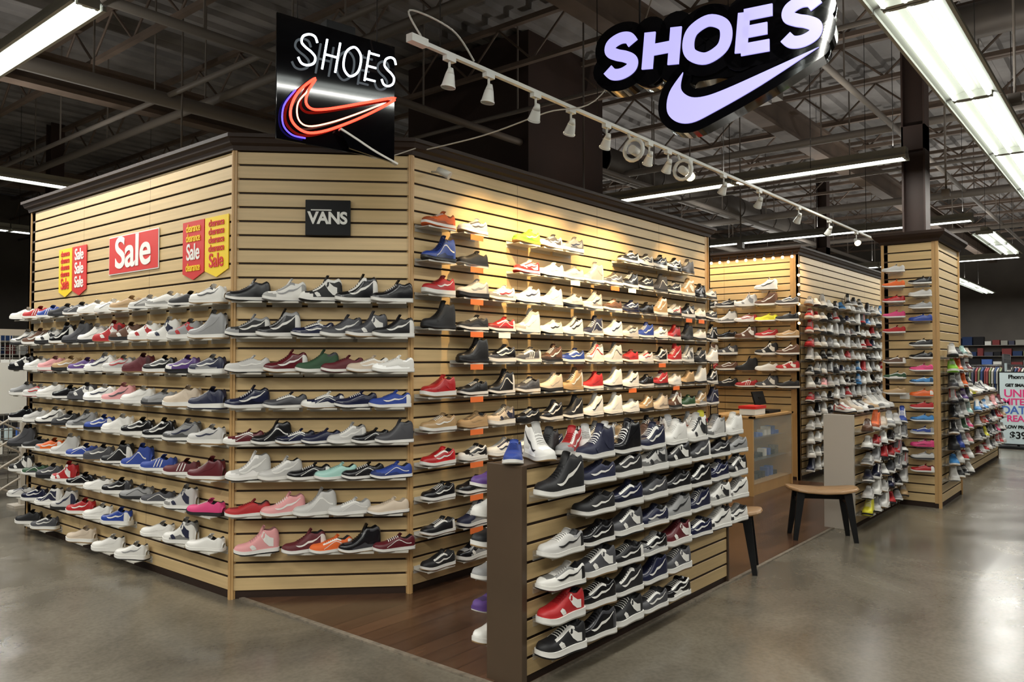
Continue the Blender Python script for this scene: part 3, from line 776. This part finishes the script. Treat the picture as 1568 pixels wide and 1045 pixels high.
# ------------------------------------------------------------------ track lighting
TY,TZ=3.25,3.45
e=empty('track_light')
mb=MB(); mb.box((3.12,TY-.014,TZ),(12.9,TY+.014,TZ+.024),'white')
for x in (3.3,5.0,7.4,9.8,12.2): mb.cyl((x,TY,TZ+.03),(x,TY,CEIL),.004,'darkmetal',6)
mb.box((3.05,TY-.025,TZ-.01),(3.18,TY+.025,TZ+.035),'white')
heads=[3.38,3.74,4.23,4.65,5.13,5.79,6.12,6.52,7.26,8.16,9.36,10.5,11.7]
lit={6.52,11.7}
tgt=[]
for i,x in enumerate(heads):
    mb.box((x-.04,TY-.018,TZ-.03),(x+.04,TY+.018,TZ),'white')
    mb.cyl((x,TY,TZ-.03),(x,TY,TZ-.11),.008,'white',8)
    aim = Vector((x+.45,4.03,2.15)) if x not in lit else Vector((x-1.6,2.0,1.9))
    if i in (0,1): aim=Vector((x-.1,TY+.15,2.0))
    p=Vector((x,TY,TZ-.13)); dd=(aim-p).normalized()
    mb.cyl(p-dd*.06,p-dd*.02,.016,'white',12,r2=.028)
    mb.cyl(p-dd*.02,p+dd*.05,.028,'white',16,r2=.042,caps=False)
    mb.cyl(p+dd*.042,p+dd*.044,.038,'warmlens' if (x in lit) or i in (3,4,5) else 'whitepl',16)
    mb.cyl(p+dd*.05,p+dd*.06,.045,'white',16,caps=False)
    tgt.append((p+dd*.075,aim,x in lit))
# ring shaped heads further along the track
for x in (5.45,6.3):
    ring=[(x,TY-.05+.085*math.cos(a*math.pi/8),TZ-.14+.085*math.sin(a*math.pi/8)) for a in range(16)]
    mb.tube(ring,.016,'white',8,closed=True); mb.cyl((x,TY,TZ),(x,TY-.03,TZ-.07),.01,'white',8); mb.cyl((x-.03,TY-.05,TZ-.14),(x+.05,TY-.05,TZ-.15),.035,'white',12)
mb.obj('track_and_heads',parent=e)
mb=MB()
mb.tube(catmull([(3.15,TY,TZ+.04),(3.1,TY+.05,TZ+.2),(3.35,TY-.05,TZ+.14),(3.6,TY,TZ+.04)],8),.006,'whitepl',6)
mb.tube(catmull([(3.9,4.0,3.12),(4.1,3.6,3.2),(4.35,TY,TZ-.1),(4.9,TY-.1,TZ+.15),(5.3,TY-.3,4.4),(5.4,TY-.3,5.5)],8),.005,'greypanel',6)
mb.obj('cables',parent=e)
for i,(p,aim,isl) in enumerate(tgt):
    if i in (0,1,12): continue
    l=bpy.data.lights.new('spot','SPOT'); l.energy=(170 if 2<=i<=6 else 95) if i<9 else 50; l.color=(1.0,.69,.34); l.spot_size=math.radians(66); l.spot_blend=.85; l.shadow_soft_size=.03
    if isl: l.energy=30
    o=bpy.data.objects.new('spot_lamp',l); COL.objects.link(o); o.parent=e
    o.location=p; o.rotation_euler=(aim-p).to_track_quat('-Z','Y').to_euler()
mb=MB(); mb.cyl((3.98,4.0,2.98),(3.98,3.9,2.96),.008,'whitepl',8); mb.cyl((3.96,3.92,2.98),(4.0,3.84,2.93),.022,'whitepl',14,r2=.03); mb.obj('clip_lamp')

# ------------------------------------------------------------------ fluorescent fixtures
def fluoro(x, y, z, L, axis, w=.22, tubes=2, power=50, seglen=2.4, color=(1,.975,.91), up=0.0, hk='housing'):
    ang=0 if axis=='x' else math.pi/2
    e=empty('fluorescent_light',Matrix.Translation((x,y,z))@Matrix.Rotation(ang,4,'Z'))
    mb=MB(); n=max(1,round(L/seglen)); sl=L/n
    for i in range(n):
        a=i*sl+.01; b=(i+1)*sl-.01
        mb.box((a,-.06,.03),(b,.06,.10),hk)
        for sg in (-1,1):
            mb.hexa([(a,sg*.06,.03),(b,sg*.06,.03),(b,sg*w/2,-.015),(a,sg*w/2,-.015),(a,sg*.06,.036),(b,sg*.06,.036),(b,sg*w/2,-.009),(a,sg*w/2,-.009)],hk)
            mb.box((a,sg*w/2-.012,-.035),(b,sg*w/2+.012,-.005),hk)
        for t in range(tubes):
            yy=0
            if tubes==2: yy=(-.5+t)*w*.42
            elif tubes==3: yy=(t-1)*w*.3
            mb.cyl((a+.03,yy,-.02),(b-.03,yy,-.02),.019,'tube',10)
        mb.box((a,-w*.35,-.035),(a+.035,w*.35,.04),hk); mb.box((b-.035,-w*.35,-.035),(b,w*.35,.04),hk)
        mb.cyl((a+.15,0,.1),(a+.15,0,CEIL-z),.004,'darkmetal',5)
    m=max(1,round(L/6)); ml=L/m
    for i in range(m):
        for (u,pw) in ((0,power),(1,power*up)):
            if pw<=0: continue
            l=bpy.data.lights.new('tube_or_ceiling_fill','AREA'); l.shape='RECTANGLE'; l.size=ml*.95; l.size_y=.03; l.energy=pw*ml/2.4; l.color=color
            o=bpy.data.objects.new('tube_or_ceiling_fill',l); COL.objects.link(o); o.parent=e; o.location=((i+.5)*ml,0,-.045 if not u else .14)
            if u: o.rotation_euler=(math.pi,0,0)  # upward lamp is an added fill to brighten the ceiling, not a tube
    mb.obj('fixture',parent=e)
fluoro(-4,1.22,4.0,24,'x',w=.44,tubes=3,power=34,up=.3)
fluoro(9.9,2.17,4.0,4.2,'y',power=36,up=.4)
fluoro(15.0,2.3,4.0,4.8,'y',power=40,up=.5)
fluoro(21.0,2.3,4.0,6,'y',power=60,up=.4)
fluoro(16.7,2.4,4.0,3.6,'x',power=50,w=.4)
fluoro(22,0.6,4.0,9.6,'x',power=50,w=.4,up=.4)
fluoro(22,4.4,4.0,9.6,'x',power=50,w=.4,up=.4)
fluoro(-2,11.4,4.0,6.6,'x',power=60,up=.3)
fluoro(-2,16,4.0,12,'x',power=60)
fluoro(12,9,4.0,14.4,'x',power=40,up=.4)
fluoro(2.2,5.4,4.0,4.8,'y',power=50,w=.2,up=.2)
fluoro(-1.2,-3,4.0,12,'y',power=64,w=.4)
fluoro(-4.5,-5,4.0,14.4,'y',power=40,w=.4)
fluoro(0,-2.6,4.0,14.4,'x',power=36,w=.4,up=.2)

# string of warm bulbs along alcove trim
mb=MB()
y=AY+.04
while y<6.6:
    mb.sphere((10.615,y,H-.035),.022,'warm',8,5); mb.cyl((10.615,y,H-.02),(10.64,y,H+.04),.009,'black',6); y+=.13
for i in range(7): mb.sphere((10.66,AY-.03,H-.16-i*.13),.020,'warm',8,5)
mb.obj('string_lights')
l=bpy.data.lights.new('warm','AREA'); l.shape='RECTANGLE'; l.energy=8; l.color=(1,.6,.26); l.size=.04; l.size_y=2.4
o=bpy.data.objects.new('string_light_glow',l); COL.objects.link(o); o.location=(10.56,5.1,H-.08); o.rotation_euler=(0,math.radians(-25),0)

# ------------------------------------------------------------------ display counter
e=empty('glass_display_counter')
mb=MB(); x0,x1,y0,y1=9.08,10.40,3.72,4.32
mb.box((x0,y0,0.0),(x0+.03,y1,.93),'trimwood'); mb.box((x1-.03,y0,0),(x1,y1,.93),'trimwood')
mb.box((x0+.03,y0+.02,0),(x1-.03,y1-.02,.14),'trimwood'); mb.box((x0+.03,y1-.03,.14),(x1-.03,y1,.93),'trimwood')
mb.box((x0-.01,y0-.01,.93),(x1+.01,y0+.05,.955),'trimwood'); mb.box((x0-.01,y0+.4,.93),(x1+.01,y1+.01,.955),'trimwood')
mb.box((x0-.01,y0-.01,.93),(x0+.06,y1,.955),'trimwood'); mb.box((x1-.05,y0-.01,.93),(x1+.01,y1,.955),'trimwood')
mb.box((x0+.03,y0+.003,.14),(x1-.03,y0+.008,.93),'glass'); mb.box((x0+.06,y0+.05,.938),(x1-.05,y0+.4,.944),'glass')
mb.box((x0+.03,y0+.06,.40),(x1-.03,y1-.05,.406),'glass'); mb.box((x0+.03,y0+.1,.66),(x1-.03,y1-.05,.666),'glass')
for zz in (.14,.406,.666):
    x=x0+.1
    while x<x1-.15:
        w=random.uniform(.05,.1); mb.box((x,y0+.15,zz),(x+w,y0+.25,zz+random.uniform(.04,.12)),random.choice(['black','whitepaper','black','darkmetal','bluep','edging'])); x+=w+random.uniform(.03,.08)
mb.obj('cabinet',parent=e,bevel=.0015)
mb=MB(); mb.box((9.3,3.78,.956),(9.62,3.98,1.03),'whitepaper')
mb.box((9.29,3.77,1.03),(9.63,3.99,1.065),'red'); mb.obj('shoe_box',bevel=.002)
mb=MB(); mb.box((9.8,3.8,.956),(10.2,4.1,.985),'black'); mb.box((9.97,4.0,.985),(10.03,4.04,1.15),'black'); mb.hexa([(9.82,3.98,1.05),(10.18,3.98,1.05),(10.18,4.0,1.05),(9.82,4.0,1.05),(9.82,4.03,1.22),(10.18,4.03,1.22),(10.18,4.05,1.22),(9.82,4.05,1.22)],'black'); mb.obj('cash_register_monitor')
# freestanding mirror near wall end
mb=MB(); mb.hexa([(8.60,4.02,.05),(8.88,3.96,.05),(8.89,3.99,.05),(8.61,4.05,.05),(8.62,4.20,1.62),(8.90,4.14,1.62),(8.91,4.17,1.62),(8.63,4.23,1.62)],'crown')
mb.hexa([(8.63,4.009,.09),(8.85,3.961,.09),(8.852,3.966,.09),(8.632,4.014,.09),(8.649,4.182,1.58),(8.869,4.134,1.58),(8.871,4.139,1.58),(8.651,4.187,1.58)],'mirror')
mb.cyl((8.72,4.2,1.3),(8.78,4.4,.0),.015,'crown',8); mb.box((8.59,3.98,0),(8.65,4.08,.06),'crown'); mb.box((8.85,3.93,0),(8.91,4.03,.06),'crown')
mb.obj('standing_mirror')

# ------------------------------------------------------------------ benches
def bench(x,y,rot):
    mb=MB(); n=20
    L,Wd=.62,.36
    outl=[]
    for i in range(n):
        a=2*math.pi*i/n; c,s_=math.cos(a),math.sin(a)
        outl.append((L/2*math.copysign(abs(c)**.6,c),Wd/2*math.copysign(abs(s_)**.6,s_)))
    rings=[(1.0,.425),(1.02,.435),(1.0,.447),(.6,.44),(.25,.436)]
    bs=[]
    for f,z in rings:
        bs.append(len(mb.v)); 
        for (u,v) in outl: mb.v.append((u*f,v*f,z+.03*(u*f/(L/2))**2))
    for r in range(len(rings)-1):
        for i in range(n): mb.face((bs[r]+i,bs[r]+(i+1)%n,bs[r+1]+(i+1)%n,bs[r+1]+i),'bench',r>1)
    mb.face([bs[0]+i for i in range(n)][::-1],'bench'); mb.face([bs[-1]+i for i in range(n)],'bench')
    for sx in (-1,1):
        for sy in (-1,1):
            p=Vector((sx*.2,sy*.11,.43)); q=Vector((sx*.26,sy*.15,0)); h1,h2=.035,.018
            mb.hexa([(q.x-h2,q.y-.014,0),(q.x+h2,q.y-.014,0),(q.x+h2,q.y+.014,0),(q.x-h2,q.y+.014,0),(p.x-h1,p.y-.016,.43),(p.x+h1,p.y-.016,.43),(p.x+h1,p.y+.016,.43),(p.x-h1,p.y+.016,.43)],'black')
        mb.box((sx*.21-.012,-.12,.33),(sx*.21+.012,.12,.37),'black')
    mb.box((-.2,-.012,.36),(.2,.012,.41),'black')
    mb.obj('fitting_bench',Matrix.Translation((x,y,0))@Matrix.Rotation(rot,4,'Z'))
bench(7.38,2.38,-math.radians(60)); bench(5.84,2.66,-math.radians(70))

# ------------------------------------------------------------------ background store
M['greywire']=mat('grey_wire',rgb(120,116,108),.5)
def grid_rack(x,y,rot,w,h,k='white',posters=True,name='gridwall_rack'):
    mb=MB(); 
    n=int(w/.1)
    for i in range(n+1): mb.cyl((i*w/n,0,.08),(i*w/n,0,h),.005 if 0<i<n else .016,k,6)
    m=int(h/.1)
    for j in range(m+1): z=.08+j*(h-.08)/m; mb.cyl((0,0,z),(w,0,z),.005,k,6)
    for xx in (.0,w): mb.box((xx-.02,-.25,0),(xx+.02,.25,.04),k); mb.cyl((xx,0,.04),(xx,0,h),.016,k,8)
    if posters:
        mb.box((.15,-.03,h*.55),(.5,-.012,h*.9),'paleposter'); mb.box((.6,-.03,h*.5),(w-.2,-.012,h*.82),'whitepaper')
        for i in range(8): mb.box((.15+i*.15,-.06,h*.25),(.24+i*.15,-.02,h*.25+.16),random.choice(['bluep','whitepaper','red','paleposter']))
    mb.obj(name,Matrix.Translation((x,y,0))@Matrix.Rotation(rot,4,'Z'))
grid_rack(2.2,10.9,0,1.9,1.95,'greywire'); grid_rack(3.2,12.6,.1,1.8,2.0,'greywire')
grid_rack(17.6,2.25,.05,1.6,1.75,'black',True)
# folding accordion gate on white posts at far left
mb=MB()
for i in range(5):
    x=2.1+i*.42; mb.box((x-.035,9.75,0),(x+.035,9.82,1.95 if i%2==0 else 1.1),'greypanel'); mb.box((x-.12,9.66,0),(x+.12,9.91,.03),'greypanel')
    if i<4:
        for j in range(4):
            z=.1+j*.24; mb.cyl((x,9.78,z),(x+.42,9.78,z+.24),.012,'greypanel',6); mb.cyl((x,9.79,z+.24),(x+.42,9.79,z),.012,'greypanel',6)
mb.box((2.1,9.76,1.90),(3.8,9.81,1.97),'greypanel')
mb.obj('lattice_gate')
for nm,c in (('cloth_a',(70,72,90)),('cloth_b',(130,60,60)),('cloth_c',(160,158,150)),('cloth_d',(40,60,100)),('cloth_e',(30,30,34)),('cloth_f',(110,118,86))): M[nm]=mat(nm,rgb(*c),.85)
def clothes(x,y,rot,L=1.6):
    mb=MB()
    for xx in (0,L): mb.cyl((xx,0,0),(xx,0,1.5),.015,'darkmetal',8); mb.box((xx-.02,-.28,0),(xx+.02,.28,.03),'darkmetal')
    mb.cyl((0,0,1.5),(L,0,1.5),.014,'darkmetal',8)
    xx=.08
    while xx<L-.08:
        t=random.uniform(.02,.04); h=random.uniform(.65,.85); k=random.choice(['cloth_a','cloth_b','cloth_c','cloth_d','cloth_e','cloth_f'])
        b=len(mb.v); pr=[(-.05,1.46),(.05,1.46),(.22,1.38),(.25,1.1),(.2,1.1),(.2,1.46-h),(-.2,1.46-h),(-.2,1.1),(-.25,1.1),(-.22,1.38)]
        for dx in (0,t):
            for (yy,zz) in pr: mb.v.append((xx+dx,yy,zz))
        N=len(pr); mb.face([b+i for i in range(N)],k); mb.face([b+N+i for i in range(N)][::-1],k)
        for i in range(N): mb.face((b+i,b+N+i,b+N+(i+1)%N,b+(i+1)%N),k)
        mb.cyl((xx+t/2,0,1.45),(xx+t/2,0,1.52),.003,'darkmetal',5)
        xx+=t+random.uniform(.015,.04)
    mb.obj('clothing_rack',Matrix.Translation((x,y,0))@Matrix.Rotation(rot,4,'Z'))
for (x,y,r) in ((1.5,14,.0),(3.6,15,.2),(1.0,17.5,0),(4.0,18.5,0),(21,1.8,1.5),(22.5,3.2,1.4),(24,2.2,1.6),(25.5,4.6,1.5),(24.5,6.2,1.5),(27,3,1.5),(19.2,3.6,1.5)): clothes(x,y,r)
def wallshelf(x,y,rot,L):
    mb=MB(); mb.box((0,0,0),(L,.03,2.4),'outer')
    for j in range(6):
        z=.2+j*.4; mb.box((0,-.4,z-.02),(L,0,z),'greywire'); xx=.05
        while xx<L-.3:
            w=random.uniform(.15,.35); mb.box((xx,-.36,z),(xx+w,-.05,z+random.uniform(.12,.32)),random.choice(['cloth_a','cloth_b','cloth_c','cloth_d','cloth_f','cloth_e','cloth_b','whitepaper','bluep'])); xx+=w+.04
    mb.obj('merchandise_shelf',Matrix.Translation((x,y,0))@Matrix.Rotation(rot,4,'Z'))
wallshelf(33.9,14,-math.pi/2,14); wallshelf(-4,25.9,0,16)
# floor poster stand
e=empty('floor_sign_stand',frame((17.2,2.28),(0,-1)))
mb=MB(); mb.box((0,0,.06),(.60,.03,1.42),'black'); mb.box((.02,-.004,.08),(.58,.0,1.40),'paleposter'); mb.box((-.02,-.2,0),(.62,.22,.04),'black'); mb.box((.28,.03,.04),(.32,.06,1.0),'black')
mb.obj('board',parent=e)
for i,(t,s_,k) in enumerate((('Phones',.10,'black'),('GET SMART',.075,'black'),('UNLI',.2,'pink'),('MITED',.17,'pink'),('DATA',.2,'bluep'),('REAL',.16,'pink'),('LOW PRICE',.08,'black'),('$39',.18,'black'))):
    text(t,s_,k,Matrix.Translation((.3,-.006,1.32-i*.155)),'lettering',e,offset=.004)

# ------------------------------------------------------------------ world, camera
w=bpy.data.worlds.new('world'); scene.world=w; w.use_nodes=True
w.node_tree.nodes['Background'].inputs[0].default_value=(.5,.52,.6,1); w.node_tree.nodes['Background'].inputs[1].default_value=.02
cam=bpy.data.cameras.new('camera'); co=bpy.data.objects.new('camera',cam); COL.objects.link(co)
cam.lens=27.62; cam.sensor_width=36; cam.shift_y=-.002; cam.clip_end=200
co.location=(0,0,1.62); co.rotation_euler=(math.radians(91.6),0,-math.atan2(.774,.633))
scene.camera=co
scene.view_settings.view_transform='Standard'
scene.view_settings.look='None'
scene.view_settings.exposure=0.0
